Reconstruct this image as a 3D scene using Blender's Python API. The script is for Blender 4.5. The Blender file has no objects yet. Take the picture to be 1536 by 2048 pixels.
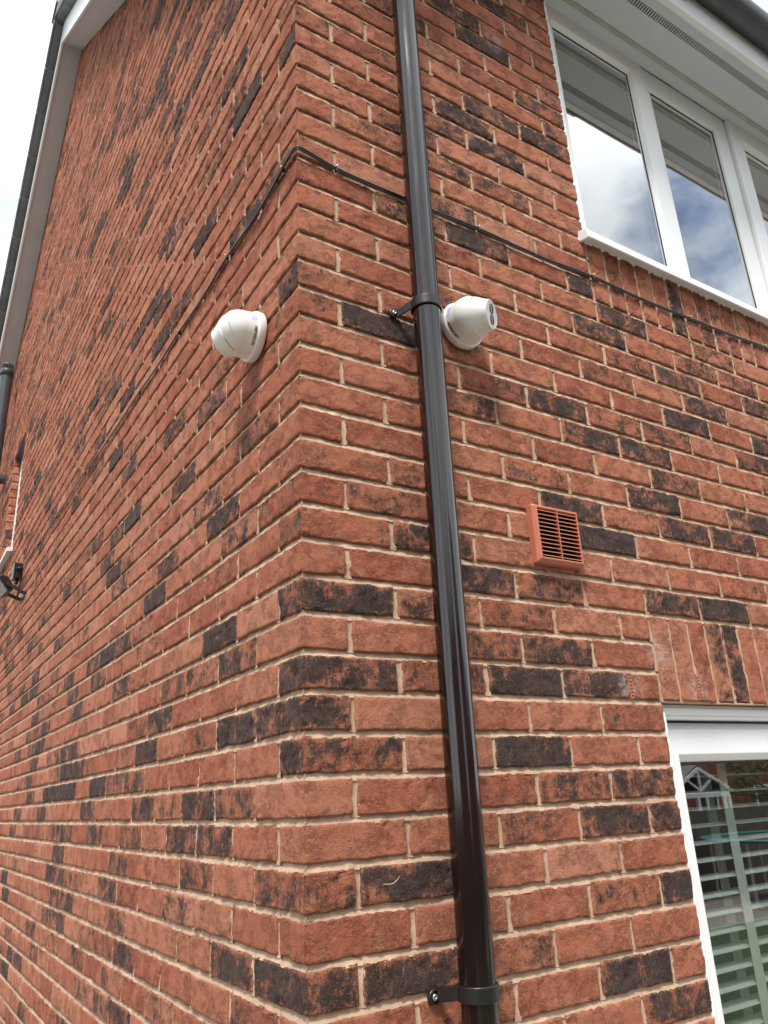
import bpy, bmesh, math, random
import numpy as np
from mathutils import Vector, Matrix
random.seed(7)
rng = np.random.default_rng(11)
C = bpy.context.scene.collection
sc = bpy.context.scene
R = math.radians
Z0 = 2.1            # height of the reference bed joint above the ground; 28 courses of 75 mm

# ------------------------------------------------------------------ camera
cd = bpy.data.cameras.new('camera')
cam = bpy.data.objects.new('camera', cd); C.objects.link(cam)
cd.sensor_fit = 'HORIZONTAL'; cd.sensor_width = 36.0
cd.lens = 36.0 * 1541.16 / 1536.0
cd.clip_start = 0.02; cd.clip_end = 2000
right = Vector((0.84723578, -0.52911016, -0.04726499))
down = Vector((0.14582782, 0.31721444, -0.93707483))
fwd = Vector((0.51080895, 0.78703077, 0.3459144))
M3 = Matrix((right, -down, -fwd)).transposed()
cam.matrix_world = Matrix.Translation(Vector((-0.64677, -1.30486, -0.11406 + Z0))) @ M3.to_4x4()
sc.camera = cam

# ------------------------------------------------------------------ world, sun, exposure
SUN_EL, SUN_AZ = 60.0, 222.0        # azimuth clockwise from +Y
w = bpy.data.worlds.new('World'); sc.world = w; w.use_nodes = True
nt = w.node_tree; nt.nodes.clear()
out = nt.nodes.new('ShaderNodeOutputWorld'); bg = nt.nodes.new('ShaderNodeBackground')
sky = nt.nodes.new('ShaderNodeTexSky'); sky.sky_type = 'NISHITA'; sky.sun_disc = False
sky.sun_elevation = R(SUN_EL); sky.sun_rotation = R(SUN_AZ); sky.dust_density = 2.0
tc = nt.nodes.new('ShaderNodeTexCoord')
mp = nt.nodes.new('ShaderNodeMapping'); mp.inputs['Location'].default_value = (3.1, 0.4, 1.7)
mp.inputs['Scale'].default_value = (1, 1, 1.6)
n1 = nt.nodes.new('ShaderNodeTexNoise'); n1.inputs['Scale'].default_value = 2.1
n1.inputs['Detail'].default_value = 9; n1.inputs['Roughness'].default_value = 0.55; n1.inputs['Distortion'].default_value = 0.25
cr = nt.nodes.new('ShaderNodeValToRGB')
cr.color_ramp.elements[0].position = 0.40; cr.color_ramp.elements[0].color = (0, 0, 0, 1)
cr.color_ramp.elements[1].position = 0.52; cr.color_ramp.elements[1].color = (1, 1, 1, 1)
n2 = nt.nodes.new('ShaderNodeTexNoise'); n2.inputs['Scale'].default_value = 3.3; n2.inputs['Detail'].default_value = 6
cc = nt.nodes.new('ShaderNodeValToRGB')
cc.color_ramp.elements[0].position = 0.36; cc.color_ramp.elements[0].color = (4.7, 5.15, 5.5, 1)
cc.color_ramp.elements[1].position = 0.78; cc.color_ramp.elements[1].color = (12.0, 12.5, 12.8, 1)
mx = nt.nodes.new('ShaderNodeMix'); mx.data_type = 'RGBA'
L = nt.links.new
L(tc.outputs['Generated'], mp.inputs['Vector']); L(mp.outputs[0], n1.inputs['Vector']); L(mp.outputs[0], n2.inputs['Vector'])
gap = nt.nodes.new('ShaderNodeVectorMath'); gap.operation = 'DOT_PRODUCT'; gap.inputs[1].default_value = (.745, -.370, .555)
gm = nt.nodes.new('ShaderNodeMapRange'); gm.inputs[1].default_value = .974; gm.inputs[2].default_value = 1.0; gm.inputs[3].default_value = .14; gm.inputs[4].default_value = -.21
ga = nt.nodes.new('ShaderNodeMath'); ga.operation = 'ADD'
L(tc.outputs['Generated'], gap.inputs[0]); L(gap.outputs['Value'], gm.inputs[0]); L(gm.outputs[0], ga.inputs[0]); L(n1.outputs['Fac'], ga.inputs[1])
L(ga.outputs[0], cr.inputs['Fac']); 
bm = nt.nodes.new('ShaderNodeMapRange'); bm.inputs[1].default_value = .55; bm.inputs[2].default_value = .97; bm.inputs[3].default_value = 0; bm.inputs[4].default_value = .07
ba = nt.nodes.new('ShaderNodeMath'); ba.operation = 'ADD'   # cloud bank lit brighter on the side of the gap
L(gap.outputs['Value'], bm.inputs[0]); L(bm.outputs[0], ba.inputs[0]); L(n2.outputs['Fac'], ba.inputs[1]); L(ba.outputs[0], cc.inputs['Fac'])
L(cr.outputs['Color'], mx.inputs['Factor']); L(sky.outputs[0], mx.inputs['A']); L(cc.outputs['Color'], mx.inputs['B'])
L(mx.outputs['Result'], bg.inputs['Color']); bg.inputs['Strength'].default_value = 0.10
L(bg.outputs[0], out.inputs['Surface'])

sd = bpy.data.lights.new('sun', 'SUN'); so = bpy.data.objects.new('sun', sd); C.objects.link(so)
sd.energy = 2.7; sd.angle = R(11); sd.color = (1.0, 0.96, 0.90)
az, el = R(SUN_AZ), R(SUN_EL)
sdir = Vector((math.sin(az) * math.cos(el), math.cos(az) * math.cos(el), math.sin(el)))
so.rotation_euler = sdir.to_track_quat('Z', 'Y').to_euler()
sc.view_settings.view_transform = 'Standard'; sc.view_settings.look = 'None'
sc.view_settings.gamma = 1; sc.view_settings.exposure = 0.86
sc.cycles.max_bounces = 8; sc.cycles.transparent_max_bounces = 12

# ------------------------------------------------------------------ helpers
def link(name, data, parent=None):
    o = bpy.data.objects.new(name, data); C.objects.link(o)
    if parent is not None: o.parent = parent
    return o
def thing(name, label, cat, loc=(0, 0, 0), group=None):
    o = link(name, None); o.location = loc; o['label'] = label; o['category'] = cat
    if group: o['group'] = group
    return o
def tag(o, label, cat, group=None):
    o['label'] = label; o['category'] = cat
    if group: o['group'] = group
    return o
class MB:
    """collects polygons (world coordinates) for one mesh object"""
    def __init__(s): s.v = []; s.f = []; s.m = []; s.sm = []
    def add(s, vs, fs, mi=0, smooth=False):
        b = len(s.v); s.v += [tuple(v) for v in vs]
        for f in fs: s.f.append([b + i for i in f]); s.m.append(mi); s.sm.append(smooth)
    def box(s, a, b, mi=0):
        x0, y0, z0 = a; x1, y1, z1 = b
        s.add([(x0,y0,z0),(x1,y0,z0),(x1,y1,z0),(x0,y1,z0),(x0,y0,z1),(x1,y0,z1),(x1,y1,z1),(x0,y1,z1)],
              [(0,3,2,1),(4,5,6,7),(0,1,5,4),(1,2,6,5),(2,3,7,6),(3,0,4,7)], mi)
    def obox(s, c, ax, ay, az, mi=0):
        c, ax, ay, az = map(Vector, (c, ax, ay, az))
        vs = [c + i*ax + j*ay + k*az for k in (-1,1) for j in (-1,1) for i in (-1,1)]
        s.add(vs, [(0,2,3,1),(4,5,7,6),(0,1,5,4),(1,3,7,5),(3,2,6,7),(2,0,4,6)], mi)
    def prism(s, poly, d, mi=0):
        """poly: list of 3D points, extruded by vector d"""
        n = len(poly); d = Vector(d); P = [Vector(p) for p in poly]
        s.add(P + [p + d for p in P], [list(range(n))[::-1], list(range(n, 2*n))] +
              [(i, (i+1) % n, n + (i+1) % n, n + i) for i in range(n)], mi)
    def lathe(s, prof, o, ax, seg=32, mi=0, smooth=True, up=None):
        o = Vector(o); ax = Vector(ax).normalized()
        u = Vector(up) if up else (Vector((0,0,1)) if abs(ax.z) < .9 else Vector((1,0,0)))
        u = (u - ax * u.dot(ax)).normalized(); v = ax.cross(u)
        vs = []
        for (r, h) in prof:
            for k in range(seg):
                t = 2*math.pi*k/seg; vs.append(o + ax*h + (u*math.cos(t) + v*math.sin(t))*r)
        fs = []
        for i in range(len(prof)-1):
            for k in range(seg):
                k2 = (k+1) % seg; fs.append((i*seg+k, i*seg+k2, (i+1)*seg+k2, (i+1)*seg+k))
        s.add(vs, fs, mi, smooth)
    def tube(s, pts, r, seg=10, mi=0, caps=True):
        P = [Vector(p) for p in pts]; n = len(P); rr = r if hasattr(r, '__len__') else [r]*n
        vs = []; prev = None
        for i, p in enumerate(P):
            t = (P[min(i+1, n-1)] - P[max(i-1, 0)]).normalized()
            if prev is None: prev = t.orthogonal().normalized()
            prev = (prev - t*prev.dot(t)).normalized(); b = t.cross(prev)
            for k in range(seg):
                a = 2*math.pi*k/seg; vs.append(p + (prev*math.cos(a) + b*math.sin(a))*rr[i])
        fs = [(i*seg+k, i*seg+(k+1) % seg, (i+1)*seg+(k+1) % seg, (i+1)*seg+k) for i in range(n-1) for k in range(seg)]
        s.add(vs, fs, mi, True)
        if caps:
            s.add(vs[:seg], [list(range(seg))[::-1]], mi); s.add(vs[-seg:], [list(range(seg))], mi)
    def build(s, name, mats, parent=None, bevel=0, z=Z0, loc=None):
        me = bpy.data.meshes.new(name)
        o3 = Vector(loc) if loc is not None else Vector((0, 0, 0))
        me.from_pydata([(v[0]-o3.x, v[1]-o3.y, v[2] + z - o3.z) for v in s.v], [], s.f)
        for m in (mats if isinstance(mats, (list, tuple)) else [mats]): me.materials.append(m)
        me.polygons.foreach_set('material_index', s.m); me.polygons.foreach_set('use_smooth', s.sm)
        me.update()
        o = link(name, me, parent)
        if bevel:
            b = o.modifiers.new('bevel', 'BEVEL'); b.width = bevel; b.segments = 2; b.limit_method = 'ANGLE'; b.angle_limit = R(40)
        return o
# value noise ---------------------------------------------------------
def _hash(ix, iy, iz, seed):
    h = (ix.astype(np.int64)*374761393 + iy.astype(np.int64)*668265263 + iz.astype(np.int64)*2147483647 + seed*974634777) & 0xffffffff
    h = ((h ^ (h >> 13)) * 1274126177) & 0xffffffff
    h = h ^ (h >> 16)
    return (h & 0xffffff) / float(0xffffff) * 2 - 1
def vnoise(x, y, z, seed=0):
    x0, y0, z0 = np.floor(x), np.floor(y), np.floor(z)
    fx, fy, fz = x-x0, y-y0, z-z0
    fx, fy, fz = [f*f*(3-2*f) for f in (fx, fy, fz)]
    r = 0
    for dx in (0, 1):
        wx = fx if dx else 1-fx
        for dy in (0, 1):
            wy = fy if dy else 1-fy
            for dz in (0, 1):
                wz = fz if dz else 1-fz
                r = r + wx*wy*wz*_hash(x0+dx, y0+dy, z0+dz, seed)
    return r

# ------------------------------------------------------------------ materials
def newmat(name):
    m = bpy.data.materials.new(name); m.use_nodes = True
    return m, m.node_tree, m.node_tree.nodes['Principled BSDF']
def plain(name, col, rough=.5, metal=0, bump=0, scale=60, var=0.0, spec=.5, detail=4):
    m, t, p = newmat(name)
    p.inputs['Roughness'].default_value = rough; p.inputs['Metallic'].default_value = metal
    p.inputs['Specular IOR Level'].default_value = spec
    tcx = t.nodes.new('ShaderNodeTexCoord'); n = t.nodes.new('ShaderNodeTexNoise')
    n.inputs['Scale'].default_value = scale; n.inputs['Detail'].default_value = detail
    t.links.new(tcx.outputs['Object'], n.inputs['Vector'])
    r = t.nodes.new('ShaderNodeValToRGB')
    r.color_ramp.elements[0].position = .3; r.color_ramp.elements[1].position = .7
    r.color_ramp.elements[0].color = (*[c*(1-var) for c in col], 1); r.color_ramp.elements[1].color = (*[min(1, c*(1+var)) for c in col], 1)
    t.links.new(n.outputs['Fac'], r.inputs['Fac']); t.links.new(r.outputs['Color'], p.inputs['Base Color'])
    if bump:
        b = t.nodes.new('ShaderNodeBump'); b.inputs['Strength'].default_value = bump; b.inputs['Distance'].default_value = .002
        t.links.new(n.outputs['Fac'], b.inputs['Height']); t.links.new(b.outputs[0], p.inputs['Normal'])
    return m

def brick_material():
    m, t, p = newmat('multi_red_brick')
    N = t.nodes.new; K = t.links.new
    tcx = N('ShaderNodeTexCoord'); at = N('ShaderNodeAttribute'); at.attribute_name = 'bk'
    sep = N('ShaderNodeSeparateColor'); K(at.outputs['Color'], sep.inputs[0])
    tone, rnd, edge = sep.outputs[0], sep.outputs[1], sep.outputs[2]; rnd2 = at.outputs['Alpha']
    # each brick samples its own patch of the noise field
    off = N('ShaderNodeCombineXYZ')
    def math_(op, a, b=None, c=None, clamp=False):
        n = N('ShaderNodeMath'); n.operation = op; n.use_clamp = clamp
        for i, v in enumerate((a, b, c)):
            if v is None: continue
            if isinstance(v, (int, float)): n.inputs[i].default_value = v
            else: K(v, n.inputs[i])
        return n.outputs[0]
    K(math_('MULTIPLY', rnd, 7.3), off.inputs[0]); K(math_('MULTIPLY', rnd2, 5.1), off.inputs[1]); K(math_('MULTIPLY', rnd, 3.7), off.inputs[2])
    va = N('ShaderNodeVectorMath'); va.operation = 'ADD'; K(tcx.outputs['Object'], va.inputs[0]); K(off.outputs[0], va.inputs[1])
    P = va.outputs[0]
    def noise(scale, det=6, rough=.6, dist=0, stretch=None, vec=P):
        n = N('ShaderNodeTexNoise'); n.inputs['Scale'].default_value = scale; n.inputs['Detail'].default_value = det
        n.inputs['Roughness'].default_value = rough; n.inputs['Distortion'].default_value = dist
        if stretch:
            q = N('ShaderNodeMapping'); q.inputs['Scale'].default_value = stretch; K(vec, q.inputs[0]); K(q.outputs[0], n.inputs['Vector'])
        else: K(vec, n.inputs['Vector'])
        return n.outputs['Fac']
    def ss(v, a, b):
        n = N('ShaderNodeMapRange'); n.interpolation_type = 'SMOOTHSTEP'; K(v, n.inputs[0])
        n.inputs[1].default_value = a; n.inputs[2].default_value = b; return n.outputs[0]
    def mix(f, a, b, blend='MIX'):
        n = N('ShaderNodeMix'); n.data_type = 'RGBA'; n.blend_type = blend
        for s, v in (('Factor', f), ('A', a), ('B', b)):
            if isinstance(v, tuple): n.inputs[s].default_value = (*v, 1)
            elif isinstance(v, (int, float)): n.inputs[s].default_value = v
            else: K(v, n.inputs[s])
        return n.outputs['Result']
    big = noise(16, 3, .5, .4); mid = noise(70, 7, .72, .5); fine = noise(420, 5, .7)
    streak = noise(60, 6, .75, .3, (1.9, 1.9, .38)); wr = noise(95, 5, .6, 1.1, (.75, .75, 1.5))
    # red clay body, hue from brick to brick
    ramp = N('ShaderNodeValToRGB'); e = ramp.color_ramp.elements
    e[0].position = 0; e[0].color = (.41, .126, .074, 1); e[1].position = 1; e[1].color = (.57, .240, .150, 1)
    x = e.new(.35); x.color = (.475, .160, .090, 1); x = e.new(.7); x.color = (.515, .196, .114, 1)
    K(rnd, ramp.inputs['Fac'])
    red = ramp.outputs['Color']
    red = mix(math_('MULTIPLY', ss(big, .50, .66), .55), red, (.54, .22, .135))
    red = mix(math_('MULTIPLY', ss(mid, .52, .72), .26), red, (.31, .088, .055))
    red = mix(math_('MULTIPLY', ss(fine, .60, .72), .5), red, (.55, .24, .15))
    # orange scorched ground colour under the black
    org = mix(ss(mid, .42, .6), (.31, .110, .062), (.44, .185, .105))
    blk = mix(ss(fine, .42, .66), (.036, .028, .029), (.120, .082, .074))
    blk = mix(ss(streak, .55, .72), blk, (.20, .105, .070))
    # coverage of black
    cov = math_('ADD', math_('MULTIPLY', big, 1.25), math_('MULTIPLY', mid, 1.1))
    cov = math_('ADD', cov, math_('MULTIPLY', streak, .75))
    cov = math_('ADD', cov, math_('MULTIPLY', fine, 1.0))
    cov = math_('ADD', cov, -2.06)
    cov = math_('ADD', cov, math_('MULTIPLY', tone, .62))
    cov = math_('ADD', cov, math_('MULTIPLY', math_('SUBTRACT', rnd, .5), .34))
    edgef = ss(edge, .0, .012)
    cov = math_('ADD', cov, math_('MULTIPLY', math_('SUBTRACT', edgef, 1.0), .14))
    smoke = math_('MULTIPLY', ss(cov, .10, .50), math_('MULTIPLY', ss(tone, .05, .35), .8))
    dark = math_('MULTIPLY', ss(cov, .34, .52), ss(tone, .05, .2))
    col = mix(smoke, red, org)
    col = mix(math_('MULTIPLY', ss(mid, .38, .66), math_('MULTIPLY', smoke, .55)), col, (.12, .050, .036))
    col = mix(math_('MULTIPLY', dark, .93), col, blk)
    # pale sandy smears and mortar film on a few bricks
    sm = math_('MULTIPLY', ss(noise(26, 5, .65, .6), .60, .70), ss(rnd2, .55, .9))
    col = mix(math_('MULTIPLY', sm, .42), col, (.56, .30, .19))
    flm = math_('MULTIPLY', math_('SUBTRACT', 1.0, ss(edge, .0005, .005)), ss(noise(130, 4, .6), .45, .62))
    col = mix(math_('MULTIPLY', flm, .55), col, (.44, .28, .20))
    spk = ss(noise(700, 2, .5), .69, .74)
    col = mix(math_('MULTIPLY', spk, .55), col, (.62, .40, .28))
    for cx, cz in ((.895, 2.21), (1.1575, 2.21), (.72, 4.28), (1.02, 2.30)):
        dv = N('ShaderNodeVectorMath'); dv.operation = 'DISTANCE'; K(tcx.outputs['Object'], dv.inputs[0]); dv.inputs[1].default_value = (cx, 0, cz)
        salt = math_('MULTIPLY', math_('SUBTRACT', 1.0, ss(dv.outputs['Value'], .012, .062)), ss(mid, .40, .58))
        col = mix(math_('MULTIPLY', salt, .6), col, (.62, .50, .45))
    K(col, p.inputs['Base Color'])
    p.inputs['Roughness'].default_value = .88; p.inputs['Specular IOR Level'].default_value = .25
    # folded, dragged surface
    crease = math_('ABSOLUTE', math_('SUBTRACT', wr, .5))
    cre = math_('MULTIPLY', math_('SUBTRACT', 1.0, ss(crease, 0, .05)), ss(noise(22, 3, .5), .47, .60))
    h = math_('ADD', math_('MULTIPLY', mid, 1.0), math_('MULTIPLY', fine, .42))
    h = math_('SUBTRACT', h, math_('MULTIPLY', cre, .95))
    h = math_('ADD', h, math_('MULTIPLY', streak, .5))
    b = N('ShaderNodeBump'); b.inputs['Strength'].default_value = 1.0; b.inputs['Distance'].default_value = .0110
    K(h, b.inputs['Height']); K(b.outputs[0], p.inputs['Normal'])
    return m

def mortar_material():
    m, t, p = newmat('sand_mortar'); N = t.nodes.new; K = t.links.new
    tcx = N('ShaderNodeTexCoord')
    def noise(s, d):
        n = N('ShaderNodeTexNoise'); n.inputs['Scale'].default_value = s; n.inputs['Detail'].default_value = d
        n.inputs['Roughness'].default_value = .65; K(tcx.outputs['Object'], n.inputs['Vector']); return n.outputs['Fac']
    a, f = noise(9, 5), noise(260, 5)
    r = N('ShaderNodeValToRGB'); r.color_ramp.elements[0].position = .35; r.color_ramp.elements[1].position = .65
    r.color_ramp.elements[0].color = (.370, .245, .170, 1); r.color_ramp.elements[1].color = (.56, .385, .270, 1)
    K(a, r.inputs[0]); mxx = N('ShaderNodeMix'); mxx.data_type = 'RGBA'
    rr = N('ShaderNodeValToRGB'); rr.color_ramp.elements[0].position = .35; rr.color_ramp.elements[1].position = .42
    rr.color_ramp.elements[0].color = (.5, .5, .5, 1); rr.color_ramp.elements[1].color = (0, 0, 0, 1)
    K(f, rr.inputs[0]); K(rr.outputs[0], mxx.inputs['Factor']); K(r.outputs[0], mxx.inputs['A']); mxx.inputs['B'].default_value = (.27, .165, .115, 1)
    K(mxx.outputs['Result'], p.inputs['Base Color']); p.inputs['Roughness'].default_value = .92; p.inputs['Specular IOR Level'].default_value = .2
    b = N('ShaderNodeBump'); b.inputs['Strength'].default_value = .6; b.inputs['Distance'].default_value = .002
    K(f, b.inputs['Height']); K(b.outputs[0], p.inputs['Normal'])
    return m

def glass_material(name, tint=(.93, .96, .95), refl=1.0, wob=.0):
    m = bpy.data.materials.new(name); m.use_nodes = True; t = m.node_tree; t.nodes.clear(); N = t.nodes.new; K = t.links.new
    o = N('ShaderNodeOutputMaterial'); tr = N('ShaderNodeBsdfTransparent'); tr.inputs[0].default_value = (*tint, 1)
    clear = N('ShaderNodeBsdfTransparent')
    gl = N('ShaderNodeBsdfGlossy'); gl.inputs['Roughness'].default_value = .003; gl.inputs['Color'].default_value = (1, 1, 1, 1)
    fr = N('ShaderNodeFresnel'); fr.inputs['IOR'].default_value = 1.52
    mu = N('ShaderNodeMath'); mu.operation = 'MULTIPLY'; mu.use_clamp = True; K(fr.outputs[0], mu.inputs[0]); mu.inputs[1].default_value = refl
    mi = N('ShaderNodeMixShader'); K(mu.outputs[0], mi.inputs[0]); K(tr.outputs[0], mi.inputs[1]); K(gl.outputs[0], mi.inputs[2])
    ge = N('ShaderNodeNewGeometry'); m2 = N('ShaderNodeMixShader'); K(ge.outputs['Backfacing'], m2.inputs[0]); K(mi.outputs[0], m2.inputs[1]); K(clear.outputs[0], m2.inputs[2])
    K(m2.outputs[0], o.inputs[0])
    if wob:
        tcx = N('ShaderNodeTexCoord'); n = N('ShaderNodeTexNoise'); n.inputs['Scale'].default_value = 2.2; n.inputs['Detail'].default_value = 1
        K(tcx.outputs['Object'], n.inputs['Vector']); b = N('ShaderNodeBump'); b.inputs['Strength'].default_value = 1.0; b.inputs['Distance'].default_value = wob
        K(n.outputs['Fac'], b.inputs['Height']); K(b.outputs[0], gl.inputs['Normal'])
    return m

M_BRICK = brick_material(); M_MORTAR = mortar_material()
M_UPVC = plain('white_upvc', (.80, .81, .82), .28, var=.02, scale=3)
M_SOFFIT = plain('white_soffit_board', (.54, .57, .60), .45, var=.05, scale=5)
M_ALGAE = plain('soffit_edge_trim', (.36, .37, .31), .6, var=.15, scale=9)
M_SEAL = plain('white_sealant', (.80, .81, .82), .4, bump=.3, scale=80)
M_GASK = plain('black_rubber_gasket', (.02, .02, .022), .6)
M_BLACKP = plain('black_pvc_pipe', (.0085, .0038, .0042), .11, var=.25, scale=14, bump=.02, spec=.85)
_t = M_BLACKP.node_tree; _p = _t.nodes['Principled BSDF']    # dusty, rain-streaked film on the pipe
_tc = _t.nodes.new('ShaderNodeTexCoord'); _m = _t.nodes.new('ShaderNodeMapping'); _m.inputs['Scale'].default_value = (1, 1, .06)
_n = _t.nodes.new('ShaderNodeTexNoise'); _n.inputs['Scale'].default_value = 90; _n.inputs['Detail'].default_value = 5
_r = _t.nodes.new('ShaderNodeMapRange'); _r.inputs[1].default_value = .42; _r.inputs[2].default_value = .72; _r.inputs[3].default_value = .09; _r.inputs[4].default_value = .22
_t.links.new(_tc.outputs['Object'], _m.inputs[0]); _t.links.new(_m.outputs[0], _n.inputs['Vector']); _t.links.new(_n.outputs['Fac'], _r.inputs[0]); _t.links.new(_r.outputs[0], _p.inputs['Roughness'])
M_BLACKM = plain('black_pvc_bracket', (.012, .011, .012), .38, var=.2, scale=60, bump=.1)
M_GUTTER = plain('black_pvc_gutter', (.055, .062, .072), .35, var=.2, scale=8, bump=.05)
M_CABLE = plain('black_cable_sheath', (.012, .012, .013), .35, bump=.1, scale=200)
M_SCREW = plain('zinc_screw', (.55, .55, .53), .35, metal=.9, scale=300, bump=.2)
M_NAIL = plain('bright_nail', (.8, .8, .78), .3, metal=.3)
M_TERRA = plain('terracotta_plastic', (.47, .150, .085), .42, var=.05, scale=20)
M_DARK = plain('dark_void', (.010, .008, .008), .9)
M_CAMW = plain('camera_white_plastic', (.76, .745, .715), .33, var=.015, scale=10)
M_CAML = plain('camera_face_grey', (.70, .70, .69), .35, var=.02)
M_LENS = plain('camera_lens_glass', (.012, .008, .008), .06, spec=1.0)
M_INK = plain('black_print', (.012, .012, .014), .5)
M_LABEL = plain('lilac_paper_label', (.60, .55, .80), .6, var=.03, scale=300)
M_LABELINK = plain('violet_label_print', (.25, .22, .45), .6)
M_TILE = plain('grey_roof_tile', (.15, .155, .165), .6, var=.2, scale=6, bump=.3)
M_PLASTER = plain('painted_plaster', (.26, .26, .25), .9, var=.03, scale=3)
M_SLAT = plain('white_blind_slat', (.66, .67, .64), .45, var=.02, scale=4)
M_TAPE = plain('cream_ladder_tape', (.56, .57, .51), .85, bump=.3, scale=700)
M_FLOORIN = plain('carpet', (.10, .09, .08), .95)
M_GLASS = glass_material('window_glass', refl=4.3, wob=.0016)
M_GLASSL = glass_material('window_glass_ground_floor', tint=(.86, .90, .88), refl=3.6, wob=.0005)
M_GLASSI = glass_material('inner_window_glass', refl=.9)

# ------------------------------------------------------------------ brick wall generator
# unrolled coordinate s: s > 0 runs along the front wall (+X), s < 0 along the gable wall (+Y)
TONE = {'r': 0.0, 'm': .36, 'd': .68, 'D': .98}
FRONT = {-8:'rrrrD', -7:'rmrDr', -6:'DDmrr', -5:'rrrdD', -4:'dDrrr', -3:'rrdDD', -2:'rrddd', -1:'drDrr', 0:'drrrd',
 1:'ddDdr', 2:'rrddr', 3:'Dmdrrrrr', 4:'rrDdrdDr', 5:'mdrrrrmr', 6:'ddmrDrmr', 7:'mmrdmddm', 8:'rrrmrdrd', 9:'rrrdrdrr',
 10:'rrdrddrr', 11:'rmdDmdrD', 12:'dDrrrrDr', 13:'mrrrdrdr', 14:'rrmrmddmd', 15:'rrrrdrddr', 16:'rrdrrdrmr', 17:'rmDrd',
 18:'rrmrr', 19:'rrrrr', 20:'mmmdr', 21:'rdrrr', 22:'rmddr', 23:'rmdrr', 24:'ddrdd', 25:'rrrrm', 26:'rdrdd', 27:'rdrrm',
 28:'rrrDr', 29:'rrdrr', 30:'rrrrr', 31:'rrrDr', 32:'rrrrr'}
LEFT = {-8:'rdrmrm', -7:'rdmrrDdmrddr', -6:'Ddrrrdr', -5:'rrrmrddr', -4:'drdrrdrr', -3:'rrdDrdrdrDd', -2:'rdDmDrrdrr',
 -1:'DrrrrddDrD', 0:'dDdrDmmdD', 1:'drrmddrr', 2:'rdmdrrm', 3:'DrDrrmd', 4:'rrrrmmr', 5:'drdmmmd', 6:'dmrrDrr', 7:'mrdrDrr',
 8:'rrmrrrd', 9:'mdrrrrm', 10:'rrrDrr', 11:'rrmrrrD', 12:'mrdrrr', 13:'Drmrdr', 14:'rrrrr', 15:'rrmrr', 16:'rrrmr', 17:'rrrr'}
RAKE_Y, RAKE_Z, RAKE_S = 4.4, 6.45, .85
def rake(y): return RAKE_Z - RAKE_S*abs(y - RAKE_Y)
HOUSE_D, HOUSE_W = 8.8, 6.6
WX0, WX1 = 1.0125, 2.8125          # both front windows
LOW = (-1.05, .075); UPP = (1.5, 2.70); LW = (5.0, 5.65, 1.8, 2.85)

def lookup(tab, c, i):
    s = tab.get(c)
    if s and i < len(s): return TONE[s[i]]
    r = random.random()
    k = 1.25 if (tab is LEFT and c < 6) else 1.0
    return 0.0 if r < 1 - .38*k else (.38 if r < 1 - .25*k else (.68 if r < 1 - .11*k else .95))
bricks = []     # s0,s1,z0,z1,tone,wall('f'/'g'/'j')
def clip(iv, holes):
    res = [iv]
    for h0, h1 in holes:
        nxt = []
        for a, b in res:
            if b <= h0 or a >= h1: nxt.append((a, b)); continue
            if a < h0 - .03: nxt.append((a, h0))
            if b > h1 + .03: nxt.append((h1, b))
        res = nxt
    return res
random.seed(5)
for c in range(-28, 87):
    z0 = c*.075 + .0064; z1 = z0 + .0622; zc = z0 + .03
    even = c % 2 == 0
    # corner brick wraps the arris
    tone = lookup(FRONT, c, 0); tl = lookup(LEFT, c, 0)
    sr, sl = (.1025, .215) if even else (.215, .1025)
    if zc < 2.66: bricks.append((-sl, sr, z0, z1, tone, 'f', tl))
    elif rake(sl*.5) > zc: pass
    # front wall
    if zc < 2.66:
        holes = []
        if LOW[0] < zc < LOW[1] + .225: holes.append((WX0 - .01, WX1 + .01))
        if UPP[0] - .225 < zc < UPP[1]: holes.append((WX0 - .01, WX1 + .01))
        a = sr + .01; i = 1
        while a < HOUSE_W:
            for q in clip((a, min(a + .215, HOUSE_W)), holes):
                t = lookup(FRONT, c, i); bricks.append((q[0], q[1], z0, z1, t, 'f', t))
            a += .225; i += 1
    # gable wall
    holes = []
    if LW[2] < zc < LW[3]: holes.append((LW[0] - .0, LW[1] + .0))
    a = sl + .01; i = 1
    if zc > 2.66: a = (-.215 if not even else -.1) + .225; i = 40
    while a < HOUSE_D:
        b = min(a + .215, HOUSE_D)
        if rake((a+b)/2) > zc - .02:
            for q in clip((a, b), holes):
                t = lookup(LEFT, c, i)
                bricks.append((-q[1], -q[0], z0, z1, t, 'g', t))
        a += .225; i += 1
# soldier courses
for z0, tones in ((.08, 'rrrmDrrrdrr'), (1.28, 'rdmrrdrdmdrr')):
    k = 0
    while WX0 + k*.075 < WX1:
        t = TONE[tones[k]] if k < len(tones) else random.choice([0, 0, .5])
        bricks.append((WX0 + k*.075, WX0 + k*.075 + .065, z0, z0 + .215, t, 'f', t)); k += 1
# far jamb of the stair window: brick ends stacked in the reveal (mapping 'j')
for c in range(24, 38):
    t = random.choice([0, 0, .3, .8])
    bricks.append((0.0, .10, c*.075 + .005, c*.075 + .07, t, 'j', t))

def axis(a, b, step, fine):
    e = [0, .0012, .0034, .0068] if fine else [0, .003]
    m = e[-1] + (.005 if fine else .01)
    n = max(2, int(round((b - a - 2*m)/step)) + 1)
    return np.concatenate([a + np.array(e), np.linspace(a + m, b - m, n), (b - np.array(e))[::-1]])

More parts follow.
